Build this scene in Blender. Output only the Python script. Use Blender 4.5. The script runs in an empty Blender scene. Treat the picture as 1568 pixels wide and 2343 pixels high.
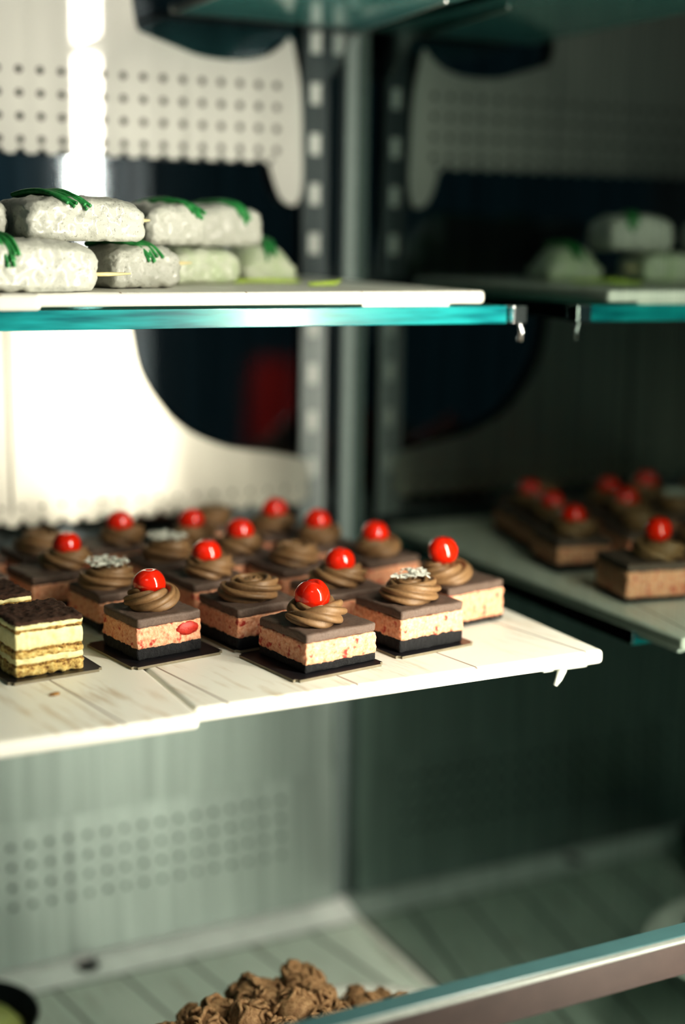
import bpy, bmesh, math, random
from mathutils import Vector, Matrix, noise

S, C_ = math.sin, math.cos
scn = bpy.context.scene
col = scn.collection
R = math.radians

# ------------------------------------------------------------------ helpers
def link(o, parent=None):
    col.objects.link(o)
    if parent is not None:
        o.parent = parent
    return o

def obj(name, me, mat=None, parent=None, loc=(0, 0, 0), rotz=0.0, smooth=False):
    if isinstance(me, bmesh.types.BMesh):
        bm = me
        me = bpy.data.meshes.new(name)
        bm.to_mesh(me)
        bm.free()
    if smooth:
        for p in me.polygons:
            p.use_smooth = True
    if mat is not None and not me.materials:
        for m in (mat if isinstance(mat, (list, tuple)) else [mat]):
            me.materials.append(m)
    o = bpy.data.objects.new(name, me)
    o.location = loc
    o.rotation_euler = (0, 0, rotz)
    return link(o, parent)

def tag(o, label, cat, group=None):
    o['label'] = label
    o['category'] = cat
    if group:
        o['group'] = group
    return o

def struct(o, label=None):
    o['kind'] = 'structure'
    if label:
        o['label'] = label
    return o

def empty(name, label, cat, loc=(0, 0, 0), rotz=0.0, group=None):
    o = bpy.data.objects.new(name, None)
    o.empty_display_size = 0.01
    o.location = loc
    o.rotation_euler = (0, 0, rotz)
    link(o)
    return tag(o, label, cat, group)

def slab_bm(hx, hy, hz, r, n=(20, 20, 6), amp=0.0, freq=200.0, seed=0.0, top_fn=None, mats=False):
    """rounded box, base at z=0, gridded faces displaced by noise"""
    bm = bmesh.new()
    cache = {}
    nx, ny, nz = n
    so = Vector((seed * 7.31, seed * 3.17, seed * 5.77))
    def vert(i, j, k):
        key = (i, j, k)
        if key in cache:
            return cache[key]
        q = Vector((hx * (2 * i / nx - 1), hy * (2 * j / ny - 1), hz * (2 * k / nz - 1)))
        inn = Vector((max(-(hx - r), min(hx - r, q.x)), max(-(hy - r), min(hy - r, q.y)), max(-(hz - r), min(hz - r, q.z))))
        d = q - inn
        if d.length > 1e-9:
            d.normalize()
            q = inn + d * r
        else:
            d = Vector((0, 0, 1))
        if amp:
            f = noise.fractal(q * freq + so, 1.0, 2.0, 3)
            q = q + d * f * amp
        q.z += hz
        if top_fn:
            q = top_fn(q)
        cache[key] = bm.verts.new(q)
        return cache[key]
    def quad(a, b, c, d, mi=0):
        f = bm.faces.new((a, b, c, d))
        f.smooth = True
        f.material_index = mi
    for i in range(nx):
        for j in range(ny):
            quad(vert(i, j, 0), vert(i, j + 1, 0), vert(i + 1, j + 1, 0), vert(i + 1, j, 0), 1 if mats else 0)
            quad(vert(i, j, nz), vert(i + 1, j, nz), vert(i + 1, j + 1, nz), vert(i, j + 1, nz))
    for i in range(nx):
        for k in range(nz):
            quad(vert(i, 0, k), vert(i + 1, 0, k), vert(i + 1, 0, k + 1), vert(i, 0, k + 1), 1 if mats else 0)
            quad(vert(i, ny, k), vert(i, ny, k + 1), vert(i + 1, ny, k + 1), vert(i + 1, ny, k), 1 if mats else 0)
    for j in range(ny):
        for k in range(nz):
            quad(vert(0, j, k), vert(0, j, k + 1), vert(0, j + 1, k + 1), vert(0, j + 1, k), 1 if mats else 0)
            quad(vert(nx, j, k), vert(nx, j + 1, k), vert(nx, j + 1, k + 1), vert(nx, j, k + 1), 1 if mats else 0)
    return bm

def box_bm(x0, x1, y0, y1, z0, z1, bev=0.0, seg=3):
    bm = bmesh.new()
    bmesh.ops.create_cube(bm, size=1.0)
    for v in bm.verts:
        v.co = Vector(((x0 + x1) / 2 + v.co.x * (x1 - x0), (y0 + y1) / 2 + v.co.y * (y1 - y0), (z0 + z1) / 2 + v.co.z * (z1 - z0)))
    if bev:
        bmesh.ops.bevel(bm, geom=bm.edges[:], offset=bev, segments=seg, profile=0.5, affect='EDGES')
    return bm

def tube_add(bm, pts, rads, seg=10, prof=None, phase=0.0, caps=True):
    """sweep a (possibly lobed) section along pts"""
    rings = []
    n = len(pts)
    up = Vector((0, 0, 1))
    for i, p in enumerate(pts):
        t = (pts[min(i + 1, n - 1)] - pts[max(i - 1, 0)]).normalized()
        a = t.cross(up)
        if a.length < 1e-4:
            a = Vector((1, 0, 0))
        a.normalize()
        b = a.cross(t).normalized()
        ring = []
        for k in range(seg):
            ph = 2 * math.pi * k / seg
            rr = rads[i] * (prof(ph, i / (n - 1)) if prof else 1.0)
            ring.append(bm.verts.new(p + a * (C_(ph) * rr) + b * (S(ph) * rr)))
        rings.append(ring)
    for i in range(n - 1):
        for k in range(seg):
            f = bm.faces.new((rings[i][k], rings[i][(k + 1) % seg], rings[i + 1][(k + 1) % seg], rings[i + 1][k]))
            f.smooth = True
    if caps:
        bm.faces.new(list(reversed(rings[0]))).smooth = True
        bm.faces.new(rings[-1]).smooth = True
    return bm

def lathe_bm(prof, seg=48):
    bm = bmesh.new()
    rings = []
    for (r, z) in prof:
        rings.append([bm.verts.new((r * C_(2 * math.pi * k / seg), r * S(2 * math.pi * k / seg), z)) for k in range(seg)] if r > 1e-6 else [bm.verts.new((0, 0, z))])
    for a, b in zip(rings[:-1], rings[1:]):
        for k in range(seg):
            k2 = (k + 1) % seg
            vs = [a[k % len(a)], a[k2 % len(a)], b[k2 % len(b)], b[k % len(b)]]
            u = []
            for v in vs:
                if v not in u:
                    u.append(v)
            if len(u) > 2:
                bm.faces.new(u).smooth = True
    bmesh.ops.recalc_face_normals(bm, faces=bm.faces[:])
    return bm

def plate_mesh(name, outer, holes, th, bev=0.0):
    """a sheet in the XZ plane (local y = thickness), outline + holes cut right through"""
    cu = bpy.data.curves.new(name, 'CURVE')
    cu.dimensions = '2D'
    cu.fill_mode = 'BOTH'
    cu.extrude = th / 2
    cu.bevel_depth = bev
    cu.bevel_resolution = 1
    for poly in [outer] + holes:
        sp = cu.splines.new('POLY')
        sp.points.add(len(poly) - 1)
        for q, (x, z) in zip(sp.points, poly):
            q.co = (x, z, 0, 1)
        sp.use_cyclic_u = True
    tmp = bpy.data.objects.new('tmp_sheet', cu)
    col.objects.link(tmp)
    dg = bpy.context.evaluated_depsgraph_get()
    me = bpy.data.meshes.new_from_object(tmp.evaluated_get(dg))
    bpy.data.objects.remove(tmp)
    bpy.data.curves.remove(cu)
    me.transform(Matrix.Rotation(math.pi / 2, 4, 'X'))
    me.name = name
    me.materials.clear()
    return me

def circle(cx, cz, r, n=12):
    return [(cx + r * C_(2 * math.pi * k / n), cz + r * S(2 * math.pi * k / n)) for k in range(n)]

def smooth_poly(pts, sub=5):
    """Catmull-Rom through an open list"""
    out = []
    n = len(pts)
    for i in range(n - 1):
        p0, p1, p2, p3 = pts[max(i - 1, 0)], pts[i], pts[i + 1], pts[min(i + 2, n - 1)]
        for s in range(sub):
            t = s / sub
            out.append(tuple(0.5 * (2 * p1[a] + (p2[a] - p0[a]) * t + (2 * p0[a] - 5 * p1[a] + 4 * p2[a] - p3[a]) * t * t + (3 * p1[a] - p0[a] - 3 * p2[a] + p3[a]) * t ** 3) for a in range(len(p1))))
    out.append(tuple(pts[-1]))
    return out

# ------------------------------------------------------------------ materials
def new_mat(name):
    m = bpy.data.materials.new(name)
    m.use_nodes = True
    nt = m.node_tree
    b = nt.nodes['Principled BSDF']
    return m, nt, b

def setp(b, **k):
    for a, v in k.items():
        a = a.replace('_', ' ')
        if a in b.inputs:
            s = b.inputs[a]
            if s.type == 'RGBA' and len(v) == 3:
                v = (*v, 1.0)
            s.default_value = v

def nd(nt, t, **k):
    n = nt.nodes.new(t)
    for a, v in k.items():
        if a in n.inputs:
            n.inputs[a].default_value = v
        else:
            setattr(n, a, v)
    return n

def ramp(nt, fac, stops):
    r = nt.nodes.new('ShaderNodeValToRGB')
    while len(r.color_ramp.elements) < len(stops):
        r.color_ramp.elements.new(0.5)
    for e, (p, c) in zip(r.color_ramp.elements, stops):
        e.position = p
        e.color = (*c, 1.0) if len(c) == 3 else c
    nt.links.new(fac, r.inputs['Fac'])
    return r.outputs['Color']

def mixc(nt, fac, a, b):
    m = nt.nodes.new('ShaderNodeMix')
    m.data_type = 'RGBA'
    for s, v in ((m.inputs[0], fac), (m.inputs[6], a), (m.inputs[7], b)):
        if hasattr(v, 'links') or hasattr(v, 'is_linked'):
            nt.links.new(v, s)
        else:
            s.default_value = (*v, 1.0) if hasattr(v, '__len__') else v
    return m.outputs[2]

def coords(nt, rotz=0.0, scale=(1, 1, 1), kind='Object'):
    tc = nt.nodes.new('ShaderNodeTexCoord')
    mp = nt.nodes.new('ShaderNodeMapping')
    mp.inputs['Rotation'].default_value = (0, 0, rotz)
    mp.inputs['Scale'].default_value = scale
    nt.links.new(tc.outputs[kind], mp.inputs['Vector'])
    return mp.outputs['Vector']

def noise_tex(nt, vec, scale, detail=3.0, rough=0.55):
    n = nt.nodes.new('ShaderNodeTexNoise')
    n.inputs['Scale'].default_value = scale
    n.inputs['Detail'].default_value = detail
    n.inputs['Roughness'].default_value = rough
    nt.links.new(vec, n.inputs['Vector'])
    return n.outputs['Fac']

def bump(nt, b, h, strength=0.3, dist=0.001):
    n = nt.nodes.new('ShaderNodeBump')
    n.inputs['Strength'].default_value = strength
    n.inputs['Distance'].default_value = dist
    nt.links.new(h, n.inputs['Height'])
    nt.links.new(n.outputs['Normal'], b.inputs['Normal'])

def plain(name, color, rough=0.5, metal=0.0, var=0.12, vscale=150.0, bstr=0.0, **k):
    m, nt, b = new_mat(name)
    v = coords(nt)
    f = noise_tex(nt, v, vscale)
    lo = tuple(c * (1 - var) for c in color)
    hi = tuple(min(1, c * (1 + var)) for c in color)
    nt.links.new(ramp(nt, f, [(0.3, lo), (0.7, hi)]), b.inputs['Base Color'])
    setp(b, Roughness=rough, Metallic=metal, **k)
    if bstr:
        bump(nt, b, f, bstr, 0.0006)
    return m

M = {}
# polished dark steel of the case back
def steel(name, color, rough, streak=0.25, coat=0.0, crough=0.06, cior=1.5, aniso=0.0):
    m, nt, b = new_mat(name)
    v = coords(nt, scale=(90, 90, 2.5))
    f = noise_tex(nt, v, 1.0, 4.0)
    nt.links.new(ramp(nt, f, [(0.3, tuple(c * (1 - streak) for c in color)), (0.7, tuple(min(1, c * (1 + streak)) for c in color))]), b.inputs['Base Color'])
    rr = nt.nodes.new('ShaderNodeMapRange')
    rr.inputs['To Min'].default_value = rough * 0.85
    rr.inputs['To Max'].default_value = rough * 1.15
    nt.links.new(f, rr.inputs['Value'])
    nt.links.new(rr.outputs['Result'], b.inputs['Roughness'])
    setp(b, Metallic=1.0, Coat_Weight=coat, Coat_Roughness=crough, Coat_IOR=cior, Anisotropic=aniso)
    if aniso:
        tg = nt.nodes.new('ShaderNodeCombineXYZ')
        tg.inputs['Z'].default_value = 1.0
        nt.links.new(tg.outputs[0], b.inputs['Tangent'])
    return m
M['wall_steel'] = steel('dark_steel', (0.22, 0.25, 0.28), 0.05)
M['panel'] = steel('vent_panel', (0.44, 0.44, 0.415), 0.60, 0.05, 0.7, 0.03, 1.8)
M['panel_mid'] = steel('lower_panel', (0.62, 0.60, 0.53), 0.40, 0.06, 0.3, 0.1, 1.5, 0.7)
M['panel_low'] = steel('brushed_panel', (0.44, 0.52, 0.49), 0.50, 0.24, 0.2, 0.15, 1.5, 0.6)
M['flange'] = plain('flange_paint', (0.90, 0.93, 0.91), 0.35, 0.15, 0.08, 60)
M['standard'] = steel('dark_channel', (0.10, 0.12, 0.125), 0.35)
M['channel_mid'] = steel('grey_channel', (0.27, 0.30, 0.30), 0.4)
M['slot'] = steel('slot_steel', (0.6, 0.63, 0.6), 0.4)
M['post'] = plain('post_paint', (0.16, 0.20, 0.195), 0.4, 0.0, 0.1)
M['chrome'] = steel('chrome', (0.75, 0.78, 0.78), 0.18, 0.05)
M['near_black'] = plain('near_black_paint', (0.01, 0.012, 0.013), 0.7)
M['case'] = plain('case_paint', (0.035, 0.045, 0.047), 0.5)

# tinted mirror
m, nt, b = new_mat('tinted_mirror')
f = noise_tex(nt, coords(nt, scale=(60, 60, 4)), 1.0)
nt.links.new(ramp(nt, f, [(0.3, (0.205, 0.255, 0.24)), (0.7, (0.235, 0.29, 0.27))]), b.inputs['Base Color'])
setp(b, Metallic=1.0, Roughness=0.02)
M['mirror'] = m

# shelf glass
def glass(name, tint, fac):
    m = bpy.data.materials.new(name)
    m.use_nodes = True
    nt = m.node_tree
    nt.nodes.clear()
    out = nt.nodes.new('ShaderNodeOutputMaterial')
    tr = nt.nodes.new('ShaderNodeBsdfTransparent')
    tr.inputs['Color'].default_value = (*tint, 1)
    gl = nt.nodes.new('ShaderNodeBsdfGlossy')
    gl.inputs['Roughness'].default_value = 0.04
    gl.inputs['Color'].default_value = (0.75, 0.95, 0.95, 1)
    lw = nt.nodes.new('ShaderNodeLayerWeight')
    lw.inputs['Blend'].default_value = fac
    mx = nt.nodes.new('ShaderNodeMixShader')
    nt.links.new(lw.outputs['Fresnel'], mx.inputs['Fac'])
    nt.links.new(tr.outputs[0], mx.inputs[1])
    nt.links.new(gl.outputs[0], mx.inputs[2])
    nt.links.new(mx.outputs[0], out.inputs['Surface'])
    return m
M['glass'] = glass('shelf_glass', (0.55, 0.82, 0.80), 0.12)
M['glass_top'] = plain('underside_glass', (0.10, 0.30, 0.285), 0.12, 0.0, 0.05)
m, nt, b = new_mat('teal_glass_edge')
f = noise_tex(nt, coords(nt, scale=(18, 18, 160)), 1.0, 2.0)
nt.links.new(ramp(nt, f, [(0.3, (0.0, 0.11, 0.13)), (0.65, (0.01, 0.29, 0.30))]), b.inputs['Base Color'])
setp(b, Roughness=0.25, Coat_Weight=0.4, Coat_Roughness=0.1)
M['glass_edge'] = m

# white-washed planks
def planks(name, rot, width, offset, base, line, brown, lw=0.0007):
    m, nt, b = new_mat(name)
    tc = nt.nodes.new('ShaderNodeTexCoord')
    mp = nt.nodes.new('ShaderNodeMapping')
    mp.inputs['Rotation'].default_value = (0, 0, -rot)
    nt.links.new(tc.outputs['Object'], mp.inputs['Vector'])
    sx = nt.nodes.new('ShaderNodeSeparateXYZ')
    nt.links.new(mp.outputs['Vector'], sx.inputs['Vector'])
    def mth(op, a, bb=None):
        n = nt.nodes.new('ShaderNodeMath')
        n.operation = op
        for i, v in enumerate((a, bb)):
            if v is None:
                continue
            if hasattr(v, 'is_linked'):
                nt.links.new(v, n.inputs[i])
            else:
                n.inputs[i].default_value = v
        return n.outputs[0]
    u = mth('SUBTRACT', sx.outputs['X'], offset)
    fr = mth('FRACT', mth('DIVIDE', u, width))
    dist = mth('MULTIPLY', mth('MINIMUM', fr, mth('SUBTRACT', 1.0, fr)), width)
    ln = mth('LESS_THAN', dist, lw)
    pid = mth('FLOOR', mth('DIVIDE', u, width))
    cb = nt.nodes.new('ShaderNodeCombineXYZ')
    nt.links.new(mth('MULTIPLY', sx.outputs['X'], 160.0), cb.inputs['X'])
    nt.links.new(mth('ADD', mth('MULTIPLY', sx.outputs['Y'], 16.0), mth('MULTIPLY', pid, 5.3)), cb.inputs['Y'])
    g = noise_tex(nt, cb.outputs['Vector'], 1.0, 5.0, 0.6)
    cb2 = nt.nodes.new('ShaderNodeCombineXYZ')
    nt.links.new(mth('MULTIPLY', sx.outputs['X'], 25.0), cb2.inputs['X'])
    nt.links.new(mth('ADD', mth('MULTIPLY', sx.outputs['Y'], 10.0), mth('MULTIPLY', pid, 3.7)), cb2.inputs['Y'])
    g2 = noise_tex(nt, cb2.outputs['Vector'], 1.0, 2.0)
    gr = ramp(nt, g, [(0.50, (0, 0, 0)), (0.66, (1, 1, 1))])
    pa = ramp(nt, g2, [(0.46, (0, 0, 0)), (0.60, (1, 1, 1))])
    k = mth('MULTIPLY', gr, pa)
    ge = nt.nodes.new('ShaderNodeNewGeometry')
    gs = nt.nodes.new('ShaderNodeSeparateXYZ')
    nt.links.new(ge.outputs['Normal'], gs.inputs['Vector'])
    topm = mth('GREATER_THAN', gs.outputs['Z'], 0.8)
    c = mixc(nt, mth('MULTIPLY', mth('MULTIPLY', k, 0.6), topm), base, brown)
    c = mixc(nt, mth('MULTIPLY', mth('MULTIPLY', ln, 0.85), topm), c, line)
    nt.links.new(c, b.inputs['Base Color'])
    setp(b, Roughness=0.42)
    return m
M['wood_r'] = planks('whitewashed_planks', R(10), 0.0845, 0.427, (0.86, 0.84, 0.75), (0.16, 0.10, 0.06), (0.46, 0.32, 0.16))
M['wood_l'] = planks('whitewashed_planks_left', R(10), 0.0845, 0.3597, (0.86, 0.84, 0.75), (0.16, 0.10, 0.06), (0.46, 0.32, 0.16))
M['wood_floor'] = planks('floor_planks', R(10), 0.062, 0.495, (0.66, 0.74, 0.66), (0.05, 0.05, 0.04), (0.26, 0.24, 0.18), 0.0016)
M['wood_u'] = planks('upper_planks', R(10), 0.0845, 0.43, (0.74, 0.73, 0.66), (0.3, 0.22, 0.15), (0.45, 0.36, 0.25))

# cake
def crumb(name, stops, scale, rough=0.85, bs=0.8, dist=0.0012, seedscale=1.0, extra=None, **k):
    m, nt, b = new_mat(name)
    v = coords(nt)
    f = noise_tex(nt, v, scale, 5.0, 0.65)
    c = ramp(nt, f, stops)
    if extra:
        f2 = noise_tex(nt, v, extra[0], 2.0)
        fac = ramp(nt, f2, [(extra[2], (0, 0, 0)), (extra[3], (1, 1, 1))])
        c = mixc(nt, fac, c, extra[1])
    nt.links.new(c, b.inputs['Base Color'])
    setp(b, Roughness=rough, **k)
    bump(nt, b, f, bs, dist)
    return m
M['base'] = crumb('dark_crumb', [(0.3, (0.006, 0.007, 0.009)), (0.7, (0.022, 0.022, 0.024))], 900, 0.7, 1.0)
M['mousse'] = crumb('pink_mousse', [(0.25, (0.60, 0.17, 0.09)), (0.5, (0.82, 0.42, 0.255)), (0.75, (0.91, 0.62, 0.44))], 420, 0.7, 0.7,
                    extra=(150, (0.50, 0.045, 0.03), 0.57, 0.68), Subsurface_Weight=0.15, Subsurface_Radius=(0.004, 0.002, 0.001), Subsurface_Scale=1.0)
M['choc'] = crumb('chocolate_layer', [(0.3, (0.10, 0.066, 0.050)), (0.7, (0.16, 0.11, 0.087))], 700, 0.62, 0.5, 0.0006)
M['frost'] = crumb('chocolate_buttercream', [(0.3, (0.19, 0.108, 0.050)), (0.7, (0.26, 0.152, 0.072))], 500, 0.5, 0.12, 0.0004)
M['cherry'] = plain('candied_cherry', (0.72, 0.022, 0.004), 0.12, 0.0, 0.15, 180, 0.0, Coat_Weight=1.0, Coat_Roughness=0.05, Subsurface_Weight=0.1, Subsurface_Radius=(0.006, 0.001, 0.001), Subsurface_Scale=1.0)
M['chunk'] = crumb('berry_chunk', [(0.3, (0.35, 0.012, 0.008)), (0.7, (0.6, 0.05, 0.03))], 500, 0.35, 0.4)
M['flakes'] = plain('pale_flakes', (0.62, 0.62, 0.55), 0.4)
M['sponge'] = crumb('soaked_sponge', [(0.36, (0.16, 0.065, 0.015)), (0.5, (0.58, 0.40, 0.13)), (0.68, (0.78, 0.66, 0.30))], 260, 0.85, 1.0, 0.0014)
M['coffee'] = crumb('coffee_line', [(0.38, (0.10, 0.035, 0.008)), (0.62, (0.55, 0.33, 0.09))], 600, 0.85, 1.0)
M['cream'] = crumb('pale_cream', [(0.3, (0.74, 0.65, 0.30)), (0.7, (0.86, 0.80, 0.46))], 300, 0.55, 0.35, 0.0006)
M['cocoa'] = crumb('cocoa_dust', [(0.3, (0.035, 0.016, 0.009)), (0.7, (0.085, 0.040, 0.022))], 900, 0.95, 0.7)
M['card_top'] = plain('black_card', (0.012, 0.012, 0.015), 0.35)
M['card_edge'] = plain('card_cut_edge', (0.22, 0.19, 0.13), 0.7)

# white speckled rolls
m, nt, b = new_mat('speckled_dough')
v = coords(nt)
f1 = noise_tex(nt, v, 620, 3)
f2 = noise_tex(nt, v, 90, 2)
f3 = noise_tex(nt, v, 130, 6, 0.75)
c = mixc(nt, ramp(nt, f1, [(0.60, (0, 0, 0)), (0.70, (1, 1, 1))]), (0.50, 0.505, 0.45), (0.20, 0.20, 0.16))
c = mixc(nt, ramp(nt, f2, [(0.4, (0, 0, 0)), (0.7, (0.5, 0.5, 0.5))]), c, (0.43, 0.44, 0.38))
nt.links.new(c, b.inputs['Base Color'])
setp(b, Roughness=0.4, Coat_Weight=0.35, Coat_Roughness=0.15)
bump(nt, b, f3, 0.7, 0.002)
M['dough'] = m
m2 = m.copy()
m2.name = 'green_speckled_dough'
for n in m2.node_tree.nodes:
    if n.type == 'MIX':
        n.inputs[6].default_value = (0.60, 0.64, 0.50, 1) if not n.inputs[6].is_linked else n.inputs[6].default_value
        if n.inputs[6].is_linked:
            n.inputs[7].default_value = (0.38, 0.52, 0.24, 1)
M['dough_green'] = m2
M['chive'] = plain('green_chive', (0.04, 0.26, 0.075), 0.3, 0.0, 0.4, 250)
M['chive_light'] = plain('pale_green_strand', (0.45, 0.60, 0.10), 0.45, 0.0, 0.2, 200)
M['pick'] = plain('bamboo', (0.80, 0.68, 0.36), 0.5, 0.0, 0.1, 200)
M['porcelain'] = plain('white_porcelain', (0.74, 0.76, 0.70), 0.15)
M['ruffle'] = crumb('ruffled_chocolate', [(0.25, (0.13, 0.062, 0.022)), (0.5, (0.29, 0.17, 0.08)), (0.75, (0.46, 0.30, 0.16))], 260, 0.7, 1.0, 0.002)
M['pot'] = plain('black_bowl', (0.008, 0.010, 0.010), 0.35)
M['pot_fill'] = plain('green_custard', (0.45, 0.50, 0.16), 0.4)
M['rail_teal'] = plain('rail_glass_strip', (0.045, 0.10, 0.105), 0.3, 0.0, 0.1, 40)
M['rail_light'] = plain('rail_bright_edge', (0.22, 0.24, 0.22), 0.4)
M['rail_brown'] = plain('rail_brown_face', (0.032, 0.021, 0.018), 0.6, 0.0, 0.15, 60)
M['crumb_bit'] = crumb('brown_crumb', [(0.3, (0.2, 0.08, 0.02)), (0.7, (0.5, 0.28, 0.08))], 700)

def emis(name, color, strength):
    m = bpy.data.materials.new(name)
    m.use_nodes = True
    nt = m.node_tree
    nt.nodes.clear()
    out = nt.nodes.new('ShaderNodeOutputMaterial')
    e = nt.nodes.new('ShaderNodeEmission')
    e.inputs['Color'].default_value = (*color, 1)
    e.inputs['Strength'].default_value = strength
    nt.links.new(e.outputs[0], out.inputs['Surface'])
    return m
M['tube'] = emis('lit_tube', (1.0, 0.94, 0.79), 100.0)

# ------------------------------------------------------------------ camera
EYE = 1.30
cam_d = bpy.data.cameras.new('camera')
cam = bpy.data.objects.new('camera', cam_d)
col.objects.link(cam)
cam_d.sensor_fit = 'VERTICAL'
cam_d.sensor_height = 36.0
cam_d.sensor_width = 24.0
cam_d.lens = 3254.0 / 2343.0 * 36.0
cam_d.clip_start = 0.02
yaw, pit, rho = R(26.9), math.atan((1171 - 540) / 3254.0), 0.015
fw = Vector((S(yaw) * C_(pit), C_(yaw) * C_(pit), -S(pit)))
rt = Vector((C_(yaw), -S(yaw), 0))
up = Vector((S(yaw) * S(pit), C_(yaw) * S(pit), C_(pit)))
rt2 = rt * C_(rho) + up * S(rho)
up2 = up * C_(rho) - rt * S(rho)
mat = Matrix((rt2, up2, -fw)).transposed().to_4x4()
mat.translation = (0, 0, EYE)
cam.matrix_world = mat
cam_d.dof.use_dof = True
cam_d.dof.focus_distance = 0.912
cam_d.dof.aperture_fstop = 1.6
cam_d.dof.aperture_blades = 8
scn.camera = cam

# ------------------------------------------------------------------ case shell
XM, YW = 0.608, 1.19
XL, YF, ZF, ZC = -0.40, 0.36, 0.625, 1.66
struct(obj('wall_back', box_bm(XL, XM + 0.02, YW, YW + 0.01, 0.60, ZC), M['wall_steel']))
struct(obj('wall_right', box_bm(XM, XM + 0.006, 0.62, YW, 0.60, ZC), M['mirror']))
struct(obj('trim_2', box_bm(XM + 0.05, XM + 0.07, YF, 0.62, 0.60, ZC), M['near_black']), 'dark front pillar of the display case')
struct(obj('wall_left', box_bm(XL - 0.01, XL, YF, YW, 0.60, ZC), M['case']))
struct(obj('ceiling', box_bm(XL, XM, YF, YW, ZC, ZC + 0.01), M['case']))
struct(obj('floor', box_bm(XL, XM, YF, YW, 0.60, ZF), M['case']))

# floor deck of planks
dk = obj('deck_board', box_bm(XL, XM - 0.001, 0.625, 1.145, ZF, 0.640, 0.0015, 2), M['wood_floor'])
tag(dk, 'pale grey plank board covering the bottom of the display case', 'board')
struct(obj('trim_3', box_bm(0.599, 0.6065, 0.64, 1.145, 0.6402, 0.6445, 0.001, 2), M['porcelain']), 'pale strip along the foot of the mirror')
# flange between deck and back wall with its drain hole
bm = bmesh.new()
prof = [(1.1455, 0.6405), (1.178, 0.6475), (1.1895, 0.6500)]
# grid strip with a round hole
hx, hs = 0.338, 0.5
ring_n = 24
def flp(x, s):
    y = 1.1455 + (1.1895 - 1.1455) * s
    return Vector((x, y, 0.6405 + 0.010 * s))
cell = 0.022
def q4(a, b_, c, d):
    bm.faces.new([bm.verts.new(p) for p in (a, b_, c, d)])
q4(flp(XL, 0), flp(hx - cell, 0), flp(hx - cell, 1), flp(XL, 1))
q4(flp(hx + cell, 0), flp(XM, 0), flp(XM, 1), flp(hx + cell, 1))
inner, outer = [], []
for k in range(ring_n):
    a = 2 * math.pi * k / ring_n
    inner.append(flp(hx + 0.0115 * C_(a), hs + 0.26 * S(a)))
    mxx = max(abs(C_(a)), abs(S(a)))
    outer.append(flp(hx + cell * C_(a) / mxx, hs + 0.5 * S(a) / mxx))
for k in range(ring_n):
    k2 = (k + 1) % ring_n
    q4(outer[k], outer[k2], inner[k2], inner[k])
    lo = Vector((0, 0, -0.006))
    q4(inner[k], inner[k2], inner[k2] + lo, inner[k] + lo)
bmesh.ops.remove_doubles(bm, verts=bm.verts[:], dist=1e-5)
fl = obj('back_ledge', bm, M['flange'])
tag(fl, 'bright steel ledge along the foot of the back wall with a round drain hole', 'ledge')
dr = obj('drain_hole', lathe_bm([(0.0, 0.0), (0.0118, 0.0), (0.0118, 0.002), (0.0, 0.002)], 24), M['near_black'], fl, (hx, 1.1675, 0.638))
dr['label'] = 'dark round drain hole'

# corner post
struct(obj('trim_1', box_bm(0.5965, XM, 1.1795, YW, 0.651, ZC, 0.001, 1), M['post']), 'grey corner post where back wall meets the mirror')

# upper perforated panel, scoop in its outline stands in for a dark reflection
PY = 1.1805
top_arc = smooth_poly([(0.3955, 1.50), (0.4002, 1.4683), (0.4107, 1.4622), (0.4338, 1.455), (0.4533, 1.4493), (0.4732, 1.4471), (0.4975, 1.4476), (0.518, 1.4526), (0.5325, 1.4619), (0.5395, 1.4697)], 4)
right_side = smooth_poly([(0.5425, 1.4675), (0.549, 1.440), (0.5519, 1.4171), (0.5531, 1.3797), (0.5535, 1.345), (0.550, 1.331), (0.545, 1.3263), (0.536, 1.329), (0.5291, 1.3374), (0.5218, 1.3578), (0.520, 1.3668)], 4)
holes = []
pitch_x = 0.0175
hx0 = 0.3007
row_z = [1.4282, 1.4099, 1.3916, 1.3733]
for i in range(-6, 14):
    for z in row_z:
        holes.append(circle(hx0 + i * pitch_x, z, 0.0031, 12))
bottom = []
for i in range(13, -6, -1):
    x = hx0 + (i - 0.5) * pitch_x
    # rounded lobe between two notches
    for k in range(7):
        a = math.pi * k / 6
        bottom.append((x + 0.0066 * C_(a), 1.3655 - 0.0035 * S(a)))
    bottom.append((x - 0.0066, 1.3672))
    bottom.append((x - pitch_x + 0.0066, 1.3672))
outer = top_arc + right_side + bottom + [(0.17, 1.3655), (0.17, 1.60), (0.3955, 1.60)]
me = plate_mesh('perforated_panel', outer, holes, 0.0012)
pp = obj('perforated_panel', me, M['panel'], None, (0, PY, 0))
o = obj('dark_backing', box_bm(0.17, 0.545, 0.003, 0.0045, 1.3705, 1.440), M['near_black'], pp)  # near-black sheet added so the vent holes read as dark
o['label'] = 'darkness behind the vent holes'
tag(pp, 'bright white perforated panel on the upper back wall, scoop shaped like a dark reflection', 'panel')

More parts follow.
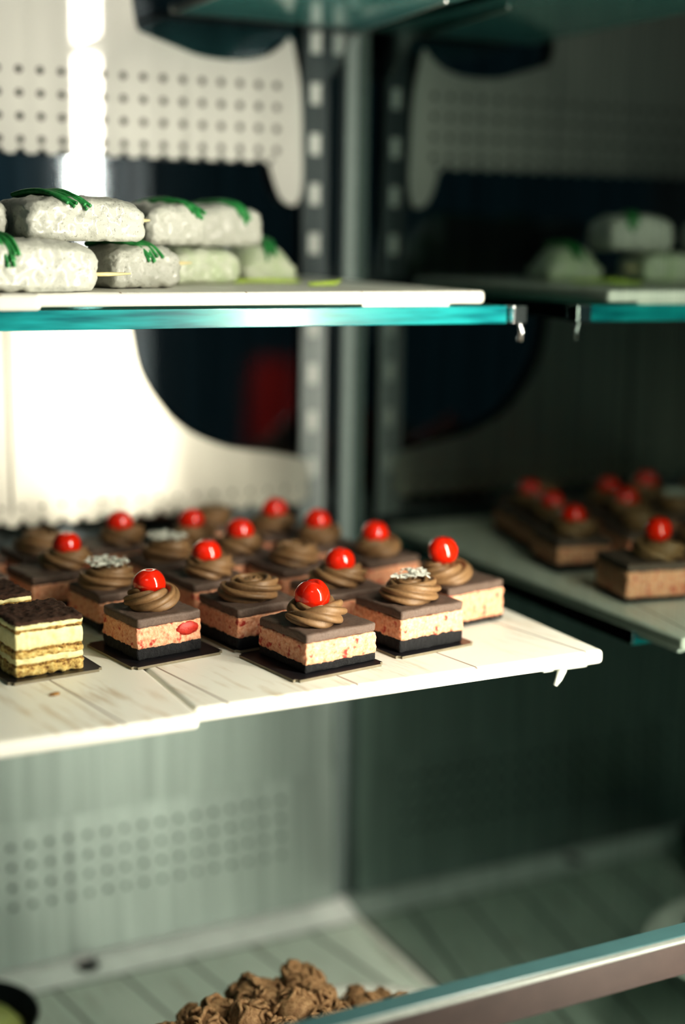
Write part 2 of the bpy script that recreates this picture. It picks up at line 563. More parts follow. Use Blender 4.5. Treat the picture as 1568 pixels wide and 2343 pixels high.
# middle panel, added with a cut-out shaped as the dark reflection in the steel
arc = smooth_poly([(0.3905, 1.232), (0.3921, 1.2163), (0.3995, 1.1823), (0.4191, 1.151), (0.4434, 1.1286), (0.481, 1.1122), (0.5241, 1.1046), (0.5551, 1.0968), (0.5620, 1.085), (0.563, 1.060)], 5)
holes = []
for i in range(-6, 15):
    for z in (1.070,):
        holes.append(circle(hx0 + 0.0105 + i * pitch_x, z + (0.0), 0.0021, 12))
holes.append([(0.2837, 1.0645), (0.2861, 1.0645), (0.2861, 1.230), (0.2837, 1.230)])
bottom = []
for i in range(14, -6, -1):
    x = hx0 + 0.0105 + (i - 0.5) * pitch_x
    for k in range(7):
        a = math.pi * k / 6
        bottom.append((x + 0.0066 * C_(a), 1.057 - 0.0035 * S(a)))
    bottom.append((x - 0.0066, 1.0592))
    bottom.append((x - pitch_x + 0.0066, 1.0592))
outer = arc + bottom + [(0.19, 1.057), (0.19, 1.232)]
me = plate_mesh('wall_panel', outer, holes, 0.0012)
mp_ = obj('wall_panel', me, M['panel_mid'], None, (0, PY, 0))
tag(mp_, 'added white panel behind the mousse cakes, curved cut-out standing in for a dark reflection', 'panel')

# bottom panel: upper part upright, foot part leaning forward, perforated
outer = [(XL + 0.003, 0.782), (0.5960, 0.782), (0.5960, 1.012), (XL + 0.003, 1.012)]
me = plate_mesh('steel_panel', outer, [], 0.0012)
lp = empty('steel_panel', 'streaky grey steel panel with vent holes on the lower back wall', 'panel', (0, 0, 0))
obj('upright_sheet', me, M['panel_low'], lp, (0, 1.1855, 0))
holes = []
for i in range(-4, 16):
    for z in (0.113, 0.0945, 0.076, 0.0575):
        holes.append(circle(0.2755 + i * pitch_x, z - 0.0, 0.0029, 12))
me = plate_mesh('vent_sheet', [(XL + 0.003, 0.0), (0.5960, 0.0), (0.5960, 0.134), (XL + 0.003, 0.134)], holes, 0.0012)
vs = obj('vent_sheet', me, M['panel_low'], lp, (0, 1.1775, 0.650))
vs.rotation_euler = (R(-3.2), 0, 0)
vs['label'] = 'perforated strip of the lower panel'

# slotted uprights
def upright(name, label, x, z0, z1, slots, loc_y, cm='standard'):
    t = empty(name, label, 'shelf upright', (x, loc_y, z0))
    hs_ = [[(-0.0052, z - z0 - 0.0092), (0.0052, z - z0 - 0.0092), (0.0052, z - z0 + 0.0092), (-0.0052, z - z0 + 0.0092)] for z in slots]
    me = plate_mesh('channel', [(-0.0125, 0), (0.0125, 0), (0.0125, z1 - z0), (-0.0125, z1 - z0)], hs_, 0.0015)
    obj('channel', me, M[cm], t, (0, -0.0012, 0))
    o = obj('slot_backing', box_bm(-0.0075, 0.0075, 0.0005, 0.004, 0.002, z1 - z0 - 0.002), M['slot'], t)
    o['label'] = 'pale steel seen through the slots'
    return t
sl = [1.4238 - 0.0436 * k for k in range(-3, 4)]
upright('slotted_upright', 'dark slotted shelf upright on the back wall above the top food shelf', 0.567, 1.262, 1.63, [z for z in sl if 1.275 < z < 1.62], 1.1835)
sl = [1.1749 - 0.0436 * k for k in range(-1, 4)]
upright('slotted_upright', 'dark slotted shelf upright on the back wall behind the cherry cakes', 0.567, 1.036, 1.236, [z for z in sl if 1.05 < z < 1.228], 1.1835, 'channel_mid')

# ------------------------------------------------------------------ shelves
def glass_shelf(label, x0, x1, y0, y1, z0, z1, top_mat):
    t = empty('glass_shelf', label, 'shelf', ((x0 + x1) / 2, (y0 + y1) / 2, z0))
    dx, dy = (x1 - x0) / 2, (y1 - y0) / 2
    obj('pane', box_bm(-dx, dx, -dy + 0.0015, dy - 0.0015, 0, z1 - z0, 0.0008, 1), top_mat, t)
    o = obj('front_edge', box_bm(-dx, dx, -dy, -dy + 0.0015, 0.0, z1 - z0, 0.0006, 2), M['glass_edge'], t)
    o['label'] = 'polished teal front edge'
    return t
glass_shelf('thick teal glass shelf under the white food rolls', XL + 0.005, 0.5722, 0.870, 1.178, 1.240, 1.2525, M['glass'])
glass_shelf('glass shelf hidden under the board of mousse cakes', XL + 0.005, 0.570, 0.80, 1.178, 1.0085, 1.0195, M['glass'])

# topmost glass shelf, seen from beneath
t = empty('glass_shelf', 'dark teal glass shelf seen from below at the top', 'shelf', (0, 0, 1.480))
o = obj('pane', box_bm(0.433, 0.598, 0.86, 1.170, 0.0, 0.007, 0.001, 1), M['glass_top'], t)
o = obj('rear_edge', box_bm(0.427, 0.598, 1.170, 1.1725, 0.0, 0.007, 0.0006, 1), M['rail_light'], t)
o['label'] = 'bright rear edge'
o = obj('side_edge', box_bm(0.430, 0.433, 0.86, 1.170, 0.0, 0.007, 0.0006, 1), M['rail_light'], t)
o['label'] = 'bright side edge'

# bracket carrying the top shelf
me = plate_mesh('shelf_bracket', [(0.0, 0.0), (0.0, -0.038), (0.008, -0.040), (0.040, -0.010), (0.20, -0.004), (0.20, 0.0)], [], 0.003, 0.0004)
br = obj('shelf_bracket', me, M['chrome'], None, (0.580, 1.180, 1.4795), R(-90))
tag(br, 'slim steel bracket under the topmost glass shelf beside the corner post', 'bracket')

def board(label, x0, x1, y0, y1, z0, z1, mat, bev=0.003):
    b_ = obj('wood_board', box_bm(x0, x1, y0, y1, z0, z1, bev, 4), mat, smooth=False)
    return tag(b_, label, 'board')
ZB = 1.030           # top of cake boards
ZU = 1.2634          # top of food boards
board('white plank board with rounded right corner under the cherry topped cakes', 0.2815, 0.5745, 0.7405, 1.172, ZB - 0.0098, ZB, M['wood_r'])
board('white plank board at lower left under the layered cream cakes', XL + 0.005, 0.2805, 0.730, 1.172, ZB - 0.0098, ZB, M['wood_l'])
ub = board('long white board on the teal glass shelf under the food rolls', 0.2270, 0.5535, 0.870, 1.165, ZU - 0.0092, ZU, M['wood_u'])
obj('foot_pad', box_bm(0.455, 0.525, 0.8715, 0.90, ZU - 0.0113, ZU - 0.0090, 0.0006, 1), M['wood_u'], ub)
board('short white board at the left end of the teal glass shelf', XL + 0.005, 0.2260, 0.846, 1.165, ZU - 0.0100, ZU + 0.0002, M['wood_u'])

# chrome clips holding shelf corners
def clip(label, loc):
    t = empty('shelf_clip', label, 'clip', loc)
    obj('clip_block', box_bm(-0.006, 0.0065, -0.004, 0.010, 0.0, 0.0125, 0.001, 2), M['chrome'], t)
    bm = bmesh.new()
    tube_add(bm, [Vector((0.003, 0, 0.002)), Vector((0.0045, 0, -0.006)), Vector((0.003, 0, -0.013))], [0.0028, 0.0026, 0.0022], 10)
    obj('hook', bm, M['chrome'], t)
    return t
clip('chrome clip with hook at the right end of the teal glass shelf', (0.5795, 0.868, 1.2402))
t = empty('shelf_clip', 'small white hook under the right front corner of the cake board', 'clip', (0.5432, 0.747, ZB - 0.0098))
bm = bmesh.new()
tube_add(bm, [Vector((0.0035, 0.004, 0.0)), Vector((0.002, 0.0, -0.003)), Vector((-0.001, -0.001, -0.008)), Vector((-0.003, 0.0, -0.0125))], [0.004, 0.0032, 0.0024, 0.0015], 10)
obj('hook', bm, M['porcelain'], t)
obj('support_bar', box_bm(-0.010, 0.026, 0.004, 0.050, -0.0045, -0.0003, 0.001, 2), M['porcelain'], t)

# front rail
t = empty('front_rail', 'brown bottom rail with teal glass strip running across the lower right corner', 'rail', (0, 0.62, 0.85))
o = obj('rail_face', box_bm(XL, XM, 0.0, 0.010, 0.0075, 0.0295, 0.001, 1), M['rail_brown'], t)
o['label'] = 'brown rail face'
o = obj('rail_lip', box_bm(XL, XM, -0.001, 0.004, 0.0297, 0.0317, 0.0008, 2), M['rail_light'], t)
o['label'] = 'thin bright lip'
o = obj('glass_strip', box_bm(XL, XM, 0.0042, 0.018, 0.0297, 0.0317, 0.0006, 1), M['rail_teal'], t)
o['label'] = 'teal glass strip'

# vertical lamp tube of the case, front right pillar
t = empty('tube_lamp', 'bright vertical lamp tube reflected as a white column in the back wall', 'lamp', (0.578, 0.45, 0.90))
bm = bmesh.new()
tube_add(bm, [Vector((0, 0, -0.05)), Vector((0, 0, 0.72))], [0.0115, 0.0115], 16)
obj('lit_tube', bm, M['tube'], t)
for z in (-0.07, 0.72):
    bm = bmesh.new()
    tube_add(bm, [Vector((0, 0, z)), Vector((0, 0, z + 0.02))], [0.0145, 0.0145], 16)
    obj('end_cap', bm, M['chrome'], t)

# ------------------------------------------------------------------ mousse cakes
rng = random.Random(4)
def swirl_mesh(seed, turns=1.75, R0=0.0150, r0=0.0082, h=0.0115, lobes=5, twist=2.4, th0=0.0):
    """one piped rope from a star nozzle, coiling inward and up"""
    bm = bmesh.new()
    N = 150
    pts, rad = [], []
    for i in range(N):
        t = i / (N - 1)
        th = th0 + 2 * math.pi * turns * t
        rr = R0 * (1 - t) ** 0.8 + 0.0006
        z = 0.0060 + h * t ** 1.1
        w = noise.noise(Vector((t * 6, seed * 3.1, 0.7))) * 0.0014
        pts.append(Vector(((rr + w) * C_(th), (rr + w) * S(th) , z + w * 0.6)))
        taper = min(1.0, t / 0.14) ** 0.6 * (1 - 0.50 * t)
        rad.append(max(0.0005, r0 * taper))
    def prof(ph, t):
        a = lobes * (ph + twist * 2 * math.pi * t + seed)
        c = abs(C_(a / 2))
        return 0.50 + 0.58 * c ** 0.75
    tube_add(bm, pts, rad, 60, prof)
    for v in bm.verts:
        if v.co.z < 0.0:
            v.co.z = -0.0004
    me = bpy.data.meshes.new('frosting_swirl')
    bm.to_mesh(me)
    bm.free()
    me.materials.append(M['frost'])
    return me

def to_mesh(bm, name, *mats):
    me = bpy.data.meshes.new(name)
    bm.to_mesh(me)
    bm.free()
    for m_ in mats:
        me.materials.append(m_)
    return me

HW = 0.0265
def choc_top(seed):
    def fn(q):
        q.z += 0.0009 * noise.noise(Vector((q.x * 60, q.y * 60, seed * 4.0)))
        return q
    return fn
base_me = [to_mesh(slab_bm(HW - 0.0002, HW - 0.0002, 0.0032, 0.0014, (44, 44, 6), 0.0007, 420, s), 'crumb_base', M['base']) for s in (1, 2)]
mousse_me = [to_mesh(slab_bm(HW, HW, 0.0070, 0.0012, (56, 56, 16), 0.0010, 260, s), 'mousse_layer', M['mousse']) for s in (3, 4, 5)]
choc_me = [to_mesh(slab_bm(HW - 0.0003, HW - 0.0003, 0.0032, 0.0018, (44, 44, 8), 0.0005, 160, s, choc_top(s)), 'chocolate_layer', M['choc']) for s in (6, 7)]
swirls = [swirl_mesh(0.3, 1.9, 0.0172, 0.0080, 0.0050, 5, 2.4, R(165)),
          swirl_mesh(1.1, 1.8, 0.0168, 0.0078, 0.0045, 5, -2.2, R(150)),
          swirl_mesh(2.3, 1.9, 0.0165, 0.0080, 0.0055, 5, 2.4, R(100))]
flat_swirls = [swirl_mesh(3.7, 1.9, 0.0178, 0.0080, 0.0040, 6, 1.3, R(100)), swirl_mesh(4.9, 1.8, 0.0175, 0.0082, 0.0045, 6, 1.3, R(140))]
def cherry_mesh(seed):
    bm = bmesh.new()
    bmesh.ops.create_uvsphere(bm, u_segments=40, v_segments=24, radius=0.0108)
    for v in bm.verts:
        c = v.co.copy()
        d = noise.noise(c * 90 + Vector((seed, 0, 0))) * 0.0007
        v.co += c.normalized() * d
        top = max(0.0, c.z / 0.0108)
        rr = math.hypot(c.x, c.y)
        v.co.z -= 0.0022 * math.exp(-(rr / 0.0025) ** 2) * top
        if seed > 5:   # folded, cut cherry
            v.co.z -= 0.0026 * math.exp(-((c.x + 0.4 * c.y) / 0.0016) ** 2) * max(0, top)
    for f in bm.faces:
        f.smooth = True
    return to_mesh(bm, 'cherry', M['cherry'])
cherries = [cherry_mesh(0.4), cherry_mesh(2.2), cherry_mesh(7.0)]
def flakes_mesh(seed, n=46):
    r_ = random.Random(seed)
    bm = bmesh.new()
    for _ in range(n):
        a, d = r_.uniform(0, 6.28), 0.014 * r_.random() ** 0.6
        p = Vector((d * C_(a), d * S(a), 0.0008 + r_.uniform(-0.001, 0.0016)))
        rm = Matrix.Rotation(r_.uniform(0, 6.28), 3, 'Z') @ Matrix.Rotation(r_.uniform(-0.7, 0.7), 3, 'X')
        w, l = r_.uniform(0.0006, 0.0014), r_.uniform(0.0012, 0.003)
        vs_ = [bm.verts.new(p + rm @ Vector((sx * l, sy * w, zz))) for zz in (0, 0.0005) for sx, sy in ((-1, -1), (1, -1), (1, 1), (-1, 1))]
        for f in ((3, 2, 1, 0), (4, 5, 6, 7), (0, 1, 5, 4), (1, 2, 6, 5), (2, 3, 7, 6), (3, 0, 4, 7)):
            bm.faces.new([vs_[i] for i in f])
    return to_mesh(bm, 'pale_flakes', M['flakes'])
flakes = [flakes_mesh(1), flakes_mesh(2, 90)]

def card(label, x, y, half, rot, z=ZB, half_y=None):
    hy = half_y or half
    bm = box_bm(-half, half, -hy, hy, 0, 0.0018)
    bmesh.ops.bevel(bm, geom=[e for e in bm.edges if abs(e.verts[0].co.z - e.verts[1].co.z) > 0.001], offset=0.003, segments=3, affect='EDGES')
    bm.normal_update()
    for f in bm.faces:
        f.material_index = 0 if f.normal.z > 0.5 else 1
    o = obj('cake_card', bm, [M['card_top'], M['card_edge']], None, (x, y, z), rot)
    return tag(o, label, 'cake card', 'black cards under the cakes')

def cake(label, x, y, scale=1.0, rot=9.0, sw=0, cherry=None, czoff=0.0, cz=1.073, flat=False, flake=None, v=0, chunk=False, zs=1.0, ms=1.0, card_label=None, card_half=0.031, card_off=(0, 0), cxy=(0, 0)):
    zc = 0.0018
    if card_label:
        card(card_label, x + card_off[0], y + card_off[1], card_half, R(rot))
    t = empty('mousse_cake', label, 'cake', (x, y, ZB + zc), R(rot), 'square mousse cakes on the middle shelf')
    def part(me, z, s=(1, 1, 1), xy=(0, 0), rz=0.0, lab=None):
        o = bpy.data.objects.new(me.name.split('.')[0], me)
        o.location = (xy[0], xy[1], z)
        o.scale = s
        o.rotation_euler = (0, 0, rz)
        link(o, t)
        if lab:
            o['label'] = lab
        return o
    hb, hm, hc = 0.0058 * zs, 0.0136 * ms, 0.0062
    part(base_me[v % 2], 0, (scale, scale, zs), rz=math.pi / 2 * (v % 4))
    part(mousse_me[v % 3], hb, (scale, scale, ms), rz=math.pi / 2 * (v % 4))
    part(choc_me[v % 2], hb + hm, (scale, scale, 1), rz=math.pi / 2 * ((v + 1) % 4))
    top = hb + hm + hc - 0.0004
    me = (flat_swirls if flat else swirls)[sw]
    ss = 1.0 if scale > 0.97 else 0.93
    part(me, top, (ss, ss, 1.0), cxy)
    if cherry is not None:
        zz = cz - (ZB + zc)
        cs = 1.06 if cherry == 2 else 1.0
        part(cherries[cherry], zz, (cs, cs, cs * 0.97), cxy, rz=v * 1.3)
    if flake is not None:
        part(flakes[flake], top + 0.0160, (1, 1, 1), cxy)
    if chunk:
        bm = bmesh.new()
        bmesh.ops.create_uvsphere(bm, u_segments=24, v_segments=14, radius=1.0)
        for vv in bm.verts:
            vv.co = Vector((vv.co.x * 0.0085, vv.co.y * 0.0022, vv.co.z * 0.0046)) * (1 + 0.12 * noise.noise(vv.co * 3))
        for f in bm.faces:
            f.smooth = True
        part(to_mesh(bm, 'berry_chunk', M['chunk']), hb + hm - 0.0045, (1, 1, 1), (0.0145 * scale, -HW * scale + 0.0004))
    return t

cake('front mousse cake with folded red cherry on a tall brown swirl, nearest the shelf edge', 0.3885, 0.7995, 1.04, 9, 0, 2, v=0, cz=1.0735, zs=0.9, card_label='black card with pale cut edge under the frontmost cherry cake', card_half=0.0345, card_off=(-0.0055, -0.002), cxy=(-0.0045, -0.001))
cake('mousse cake with round shiny cherry and a red berry chunk in its front side', 0.2985, 0.8640, 0.90, 10, 1, 1, v=1, cz=1.0735, chunk=True, zs=1.25, card_label='black card under the cake with the red berry chunk', card_half=0.0335, card_off=(0.001, -0.002), cxy=(0.001, 0.004))
cake('cake without cherry between the two front cherry cakes, low brown swirl', 0.3690, 0.8640, 0.98, 9, 0, None, flat=True, v=2, zs=1.25, card_label='black card under the cake without cherry between the two front cherry cakes', card_half=0.0285)
cake('cake without cherry at the right front, low swirl sprinkled with pale flakes', 0.4640, 0.8130, 1.0, 8, 1, None, flat=True, flake=0, v=4, zs=1.45, card_label='black card sticking out right of the front cake with pale flakes', card_half=0.0325)
cake('mousse cake with large cherry directly behind the frontmost cake', 0.4440, 0.8785, 0.98, 9, 2, 0, v=3, cz=1.0735)
cake('rightmost cherry cake with bright pink side, at the mirror edge of the board', 0.5230, 0.8530, 0.98, 9, 1, 0, v=5, cz=1.0815, zs=0.45, ms=1.45, cxy=(-0.012, -0.002))
cake('cherry cake in the second row, behind the cake with the low swirl', 0.3680, 0.9420, 0.95, 9, 0, 1, v=6, cz=1.073)
cake('dark cherry cake at far left behind the layered cream cakes', 0.2690, 1.0050, 0.92, 9, 2, 0, v=7, cz=1.073, cxy=(0.014, 0.0))
cake('cake without cherry at the left, heaped with white flakes', 0.2980, 0.9390, 0.94, 9, 0, None, flat=True, flake=1, v=8, cxy=(-0.005, 0.002))
cake('cherry cake next to the mirror, behind the rightmost cherry cake', 0.5140, 0.9560, 0.95, 9, 1, 0, v=9, cz=1.073)
cake('cherry cake in the middle of the third row with tan frosting under the cherry', 0.4202, 1.0050, 0.92, 9, 2, 1, v=10, cz=1.073)
cake('cherry cake at the back left, in front of the white panel', 0.3350, 1.0760, 0.94, 9, 0, 0, v=11, cz=1.073, cxy=(0.009, -0.005))
cake('blurred cherry cake at the back, right of the flake sprinkled one', 0.3993, 1.0640, 0.90, 9, 1, 1, v=12, cz=1.073, cxy=(0.0, -0.006))
cake('rearmost cherry cake with the highest cherry, left of the corner post', 0.4793, 1.0720, 0.92, 9, 2, 0, v=13, cz=1.074)
cake('rear cherry cake beside the corner post with tan swirl', 0.4930, 1.0170, 0.92, 9, 1, 1, v=14, cz=1.073)
cake('dark cake without cherry in the middle, broad chocolate swirl', 0.4430, 0.9540, 0.96, 9, 1, None, flat=True, v=15)
cake('cake without cherry with grey flakes, behind the second row cherry', 0.3610, 1.0060, 0.92, 9, 0, None, flat=True, flake=1, v=16)
cake('dark cake without cherry at the left edge of the rear rows', 0.2080, 1.0120, 0.94, 9, 1, None, flat=True, v=17)

cake('dark cake without cherry in the far left corner of the cake board', 0.2220, 1.0760, 0.94, 9, 0, None, flat=True, v=18)
cake('dark cake without cherry at the very back, left of the back left cherry cake', 0.2790, 1.0700, 0.92, 9, 1, None, flat=True, v=19)
cake('dark cake without cherry at the very back, left of the rearmost cherry', 0.4400, 1.1180, 0.90, 9, 0, None, flat=True, v=20)
# layered cream cakes
def tiramisu(label, x, y, w, d, rot, card_label, detail=True, zs=1.0, seed=0):
    card(card_label, x + 0.002, y, w / 2 + 0.0085, R(rot), ZB, d / 2 + 0.0065)
    t = empty('layered_cake', label, 'cake', (x, y, ZB + 0.0018), R(rot), 'layered cream cakes at the left end')
    z = 0.0
    layers = [('sponge_layer', 0.0062, 'sponge', 'bottom sponge'), ('coffee_line', 0.0016, 'coffee', None), ('cream_layer', 0.0042, 'cream', 'thin lower cream'),
              ('sponge_layer', 0.0036, 'sponge', 'middle sponge'), ('coffee_line', 0.0018, 'coffee', None), ('cream_layer', 0.0105, 'cream', 'thick pale cream'),
              ('coffee_line', 0.0016, 'coffee', None), ('cream_layer', 0.0030, 'cream', 'top cream'), ('cocoa_top', 0.0024, 'cocoa', 'dark cocoa dusting')]
    for i, (nm, h, mk, lb) in enumerate(layers):
        h *= zs
        ins = -0.0005 if nm == 'coffee_line' else 0.0
        bm = slab_bm(w / 2 + ins, d / 2 + ins, h / 2 + 0.0002, min(0.0011, h / 2 - 0.0001), (48, 48, 6), 0.0014 if nm != 'cream_layer' else 0.0008, 190, seed + i * 1.7)
        o = obj(nm, bm, M[mk], t, (0, 0, z))
        if lb:
            o['label'] = lb
        z += h
    return t
tiramisu('front layered cream cake dusted with cocoa at the left edge', 0.2192, 0.8565, 0.0445, 0.046, 7, 'black card under the front layered cream cake', seed=3)
tiramisu('second layered cream cake half hidden behind the front one, cut by the left frame edge', 0.2040, 0.9250, 0.046, 0.046, 8, 'black card under the second layered cream cake', seed=21, zs=0.98)

# crumb on the board
bm = bmesh.new()
bmesh.ops.create_icosphere(bm, subdivisions=3, radius=1.0)
for v_ in bm.verts:
    v_.co = Vector((v_.co.x * 0.0036, v_.co.y * 0.002, max(v_.co.z, -0.25) * 0.0011 + 0.0003)) * (1 + 0.3 * noise.noise(v_.co * 2.0))
o = obj('cake_crumb', bm, M['crumb_bit'], None, (0.2145, 0.7975, ZB + 0.0001), R(15), smooth=True)
tag(o, 'small brown crumb on the white board in front of the layered cake', 'crumb')

# ------------------------------------------------------------------ upper shelf food
def roll_bm(w, d, h, seed, dome=0.20):
    def fn(q):
        k = q.z / h
        ex, ey = abs(q.x) / (w / 2), abs(q.y) / (d / 2)
        if k > 0.4:
            q.z -= dome * h * (k - 0.4) / 0.6 * (0.75 * ex ** 3 + 0.5 * ey ** 3)
        s = 1 - 0.06 * max(0, k - 0.5)
        q.x *= s
        q.y *= s
        q.z += 0.0012 * noise.noise(Vector((q.x * 50, q.y * 50, seed)))
        q.z = max(q.z, 0.0)
        return q
    return slab_bm(w / 2, d / 2, h / 2, min(0.0065, h * 0.3), (48, 48, 24), 0.0014, 150, seed, fn)

def strands(paths, r=0.0016):
    bm = bmesh.new()
    for p in paths:
        pts = [Vector(q) for q in smooth_poly(p, 6)]
        n = len(pts)
        tube_add(bm, pts, [r * (0.6 + 0.4 * math.sin(math.pi * min(1, 0.15 + i / n))) for i in range(n)], 8)
    return bm

def drape(w, d, h, x0, dx, n, seed, over=0.5, sway=0.004):
    """strands lying across the top from back to front and down over the front face"""
    r_ = random.Random(seed)
    ps = []
    for i in range(n):
        a = x0 + (i - n / 2) * 0.0023 + r_.uniform(-0.001, 0.001)
        e = dx + r_.uniform(-sway, sway)
        hh = h + 0.0008 + r_.uniform(0, 0.0014)
        ps.append([(a - e * 0.6, d * 0.30, hh - 0.002), (a - e * 0.2, d * 0.08, hh), (a + e * 0.2, -d * 0.18, hh), (a + e * 0.65, -d * 0.40, hh - 0.0035), (a + e, -d * 0.5 - 0.0012, h * (1 - over * r_.uniform(0.5, 1.0)))])
    return strands(ps, 0.0020)

def roll(label, x, y, z, w, d, h, rot, seed, garnish=None, green=False, pick=None, dome=0.20):
    t = empty('food_roll', label, 'food roll', (x, y, z), R(rot), 'speckled white food rolls on the top shelf')
    o = obj('roll_body', roll_bm(w, d, h, seed, dome), M['dough_green' if green else 'dough'], t)
    if garnish:
        g = obj('chive_garnish', drape(w, d, h, *garnish), M['chive'], t)
        g['label'] = 'dark green chive strands'
    if pick:
        px, pz, ln = pick
        bm = bmesh.new()
        tube_add(bm, [Vector((px - 0.004, -d * 0.15, pz)), Vector((px + ln * 0.5, -d * 0.15, pz)), Vector((px + ln, -d * 0.15, pz + 0.0003))], [0.0014, 0.0014, 0.0005], 8)
        obj('toothpick', bm, M['pick'], t)
    return t
zu = ZU + 0.0004
z2 = ZU + 0.0295
roll('lower front speckled roll at the left edge with green chives on its left', 0.2110, 0.888, zu, 0.108, 0.060, 0.0325, 12, 11, (-0.010, 0.006, 6, 5, 0.55), pick=(0.0555, 0.010, 0.032))
roll('lower speckled roll with dark chives hanging down its front, second from left', 0.3120, 0.950, zu, 0.056, 0.060, 0.0290, 14, 12, (-0.006, 0.010, 6, 6, 0.45), pick=(0.027, 0.016, 0.022))
roll('lower greenish roll in the middle behind the toothpick', 0.3830, 1.020, zu, 0.060, 0.060, 0.0265, 12, 13, None, True, pick=(0.029, 0.012, 0.012))
roll('green domed roll at the right end of the lower layer', 0.4560, 1.065, zu, 0.052, 0.055, 0.0310, 12, 14, (0.006, -0.006, 4, 9, 0.5), True, dome=0.7)
roll('long upper speckled roll with green and orange lit chives on top', 0.2650, 0.925, z2 + 0.0014, 0.086, 0.058, 0.0290, 12, 15, (-0.016, 0.012, 7, 7, 0.35), pick=(0.043, 0.014, 0.014))
roll('upper speckled roll in the middle of the top layer with chives along its edge', 0.3480, 0.985, z2 - 0.001, 0.050, 0.058, 0.0295, 12, 16, (0.006, 0.012, 5, 8, 0.4))
roll('upper speckled roll at the right end of the top layer', 0.4090, 1.035, z2 - 0.002, 0.060, 0.058, 0.0315, 12, 17, (0.004, 0.010, 5, 10, 0.5))
roll('upper speckled roll cut by the left frame edge', 0.1900, 0.925, z2 + 0.0028, 0.056, 0.056, 0.0265, 10, 18)
for lab, pts in (('thin green strand lying on the board in front of the domed green roll', [(0.420, 1.020, 0), (0.440, 1.014, 0.001), (0.462, 1.012, 0.0006), (0.478, 1.022, 0)]),
                 ('short curled green strand lying alone on the right of the white board', [(0.455, 0.958, 0), (0.468, 0.955, 0.0008), (0.480, 0.962, 0.001), (0.486, 0.968, 0.003)])):
    o = obj('green_strand', strands([[(a, b_, ZU + 0.0015 + c) for a, b_, c in pts]], 0.0016), M['chive_light'])
    tag(o, lab, 'green strand')

# ------------------------------------------------------------------ bottom shelf food
PX, PY_, PZ = 0.400, 0.800, 0.740
RX, RY = 0.125, 0.090
t = empty('cake_stand', 'white oval platter under the ruffled chocolate heap at the bottom edge', 'plate', (PX, PY_, 0.640))
def oval(bm):
    for v_ in bm.verts:
        v_.co.y *= RY / RX
    return bm
o = obj('platter', oval(lathe_bm([(0.0, 0.0), (0.110, 0.0), (0.1235, 0.0015), (0.125, 0.0025), (0.1235, 0.0036), (0.110, 0.0034), (0.0, 0.0034)], 72)), M['porcelain'], t, (0, 0, PZ - 0.640))
obj('foot', lathe_bm([(0.0, 0.0), (0.055, 0.0), (0.050, 0.006), (0.018, 0.020), (0.016, 0.080), (0.040, 0.1018), (0.0, 0.1018)], 48), M['porcelain'], t)
t = empty('chocolate_cake', 'heap of ruffled brown chocolate frosting on the white platter at the bottom', 'cake', (PX - 0.024, PY_, PZ + 0.004))
def heap(x, y):
    e = math.sqrt((x / 0.114) ** 2 + (y / 0.078) ** 2)
    return 0.033 * max(0.0, 1 - e ** 2.6) * (1 - 1.6 * max(0.0, x)  / 0.2)
bm = bmesh.new()
NR, NA = 26, 72
rings = []
for i in range(NR + 1):
    e = i / NR
    ring = []
    for k in range(NA):
        a = 2 * math.pi * k / NA
        x, y = 0.110 * e * C_(a), 0.074 * e * S(a)
        ring.append(bm.verts.new((x, y, 0.0004 + heap(x, y) + 0.003 * (1 - e) * noise.noise(Vector((x * 60, y * 60, 1))))))
    rings.append(ring)
for i in range(NR):
    for k in range(NA):
        bm.faces.new((rings[i][k], rings[i + 1][k], rings[i + 1][(k + 1) % NA], rings[i][(k + 1) % NA]))
bm.faces.new(list(reversed(rings[-1])))
bmesh.ops.remove_doubles(bm, verts=bm.verts[:], dist=1e-6)
obj('cake_body', bm, M['ruffle'], t, smooth=True)
r_ = random.Random(12)
def ruffle_clump(seed, rad):
    """a crumpled ball of piped ribbon"""
    rr = random.Random(seed)
    bm = bmesh.new()
    bmesh.ops.create_icosphere(bm, subdivisions=3, radius=rad * 0.80)
    for v_ in bm.verts:
        v_.co *= 1 + 0.15 * noise.noise(v_.co * 90)
    for f in bm.faces:
        f.smooth = True
    for q in range(15):
        d = Vector((rr.gauss(0, 1), rr.gauss(0, 1), rr.gauss(0, 1))).normalized()
        h = d.orthogonal().normalized()
        pts = []
        turn = rr.uniform(-0.5, 0.5)
        for st in range(26):
            wob = math.sin(st * 0.8 + q) * 0.55 + turn
            h = (Matrix.Rotation(wob, 3, d) @ h).normalized()
            d = (d + h * 0.16).normalized()
            h = (h - d * h.dot(d)).normalized()
            pts.append(d * rad * (0.86 + 0.12 * math.sin(st * 0.5 + q * 1.3)))
        tube_add(bm, pts, [0.0017 * min(1, 0.4 + st / 4, 0.4 + (25 - st) / 4) * (1 + 0.2 * math.sin(st * 2.1)) for st in range(26)], 7)
    return to_mesh(bm, 'frosting_ruffle', M['ruffle'])
clumps = [ruffle_clump(s, 0.0165) for s in (1, 2, 3, 4)]
k = 0
for n, e in ((1, 0.0), (6, 0.30), (12, 0.58), (18, 0.82)):
    for i in range(n):
        a = 2 * math.pi * (i + 0.3 * n) / n + r_.uniform(-0.15, 0.15)
        x, y = 0.110 * e * C_(a), 0.074 * e * S(a)
        s = r_.uniform(0.75, 1.15) * (1.0 if x < 0.03 else 0.72)
        o = bpy.data.objects.new('frosting_ruffle', clumps[k % 4])
        o.location = (x, y, max(0.0192 * s, heap(x, y) + 0.004))
        o.rotation_euler = (r_.uniform(0, 6), r_.uniform(0, 6), r_.uniform(0, 6))
        o.scale = (s, s, s)
        link(o, t)
        k += 1

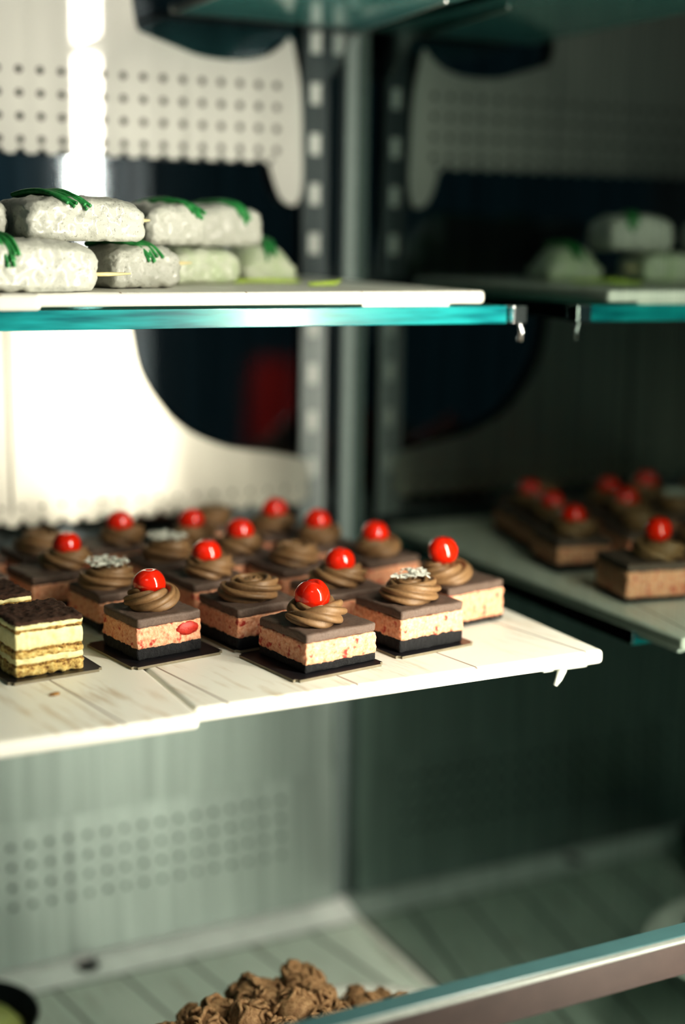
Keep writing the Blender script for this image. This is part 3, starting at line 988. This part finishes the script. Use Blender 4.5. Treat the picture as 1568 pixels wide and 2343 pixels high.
t = empty('black_bowl', 'round black bowl with green filling in the lower left corner', 'bowl', (0.205, 1.062, 0.640))
obj('bowl_shell', lathe_bm([(0.0, 0.0), (0.045, 0.0), (0.052, 0.006), (0.058, 0.041), (0.0595, 0.042), (0.060, 0.041), (0.057, 0.040), (0.050, 0.009), (0.044, 0.004), (0.0, 0.004)], 56), M['pot'], t)
o = obj('filling', lathe_bm([(0.0, 0.005), (0.048, 0.009), (0.0510, 0.022), (0.042, 0.033), (0.0, 0.037)], 48), M['pot_fill'], t)
o['label'] = 'yellow green filling'

# unsupported red cloth added behind the camera for a red reflection in the steel
bm = bmesh.new()
cols_ = []
for i in range(41):
    u_ = i / 40
    x = -0.055 + 0.11 * u_
    y = 0.006 * math.sin(u_ * 18) + 0.003 * math.sin(u_ * 9)
    cols_.append([bm.verts.new((x * (1 - 0.25 * (1 - k_ / 12) ** 2), y * (0.4 + 0.6 * k_ / 12), 0.21 * (1 - k_ / 12))) for k_ in range(13)])
for i in range(40):
    for k_ in range(12):
        bm.faces.new((cols_[i][k_], cols_[i + 1][k_], cols_[i + 1][k_ + 1], cols_[i][k_ + 1]))
bmesh.ops.recalc_face_normals(bm, faces=bm.faces[:])
M['red_cloth'] = plain('red_cloth', (0.62, 0.02, 0.015), 0.8, 0.0, 0.2, 60)
o = obj('reflected_cloth', bm, M['red_cloth'], None, (-0.045, -0.45, 0.825), R(180 - 25), smooth=True)
tag(o, 'unseen red cloth added behind the camera for the dim red reflection in the back wall', 'cloth')

# ------------------------------------------------------------------ light
w = bpy.data.worlds.new('shop_room')
scn.world = w
w.use_nodes = True
bg = w.node_tree.nodes['Background']
bg.inputs['Color'].default_value = (0.13, 0.30, 0.34, 1)
bg.inputs['Strength'].default_value = 0.20

def area(name, loc, target, size, power, color):
    d = bpy.data.lights.new(name, 'AREA')
    d.shape = 'RECTANGLE'
    d.size, d.size_y = size
    d.energy = power
    d.color = color
    o = bpy.data.objects.new(name, d)
    o.location = loc
    o.rotation_euler = (Vector(target) - Vector(loc)).to_track_quat('-Z', 'Y').to_euler()
    col.objects.link(o)
    return o
area('shop_ceiling_light', (-0.55, -0.35, 2.3), (0.35, 0.9, 1.1), (0.5, 0.3), 0.8, (1.0, 0.97, 0.9))

area('cloth_fill_light', (0.35, 0.0, 1.5), (-0.02, -0.45, 0.92), (0.12, 0.12), 6.0, (1.0, 0.95, 0.88))  # added lamp, only brightens the red cloth so its reflection shows

scn.view_settings.view_transform = 'Standard'
scn.view_settings.look = 'Medium High Contrast'
scn.view_settings.exposure = 0.3
scn.cycles.use_denoising = True
scn.cycles.max_bounces = 8
scn.cycles.sample_clamp_indirect = 6.0
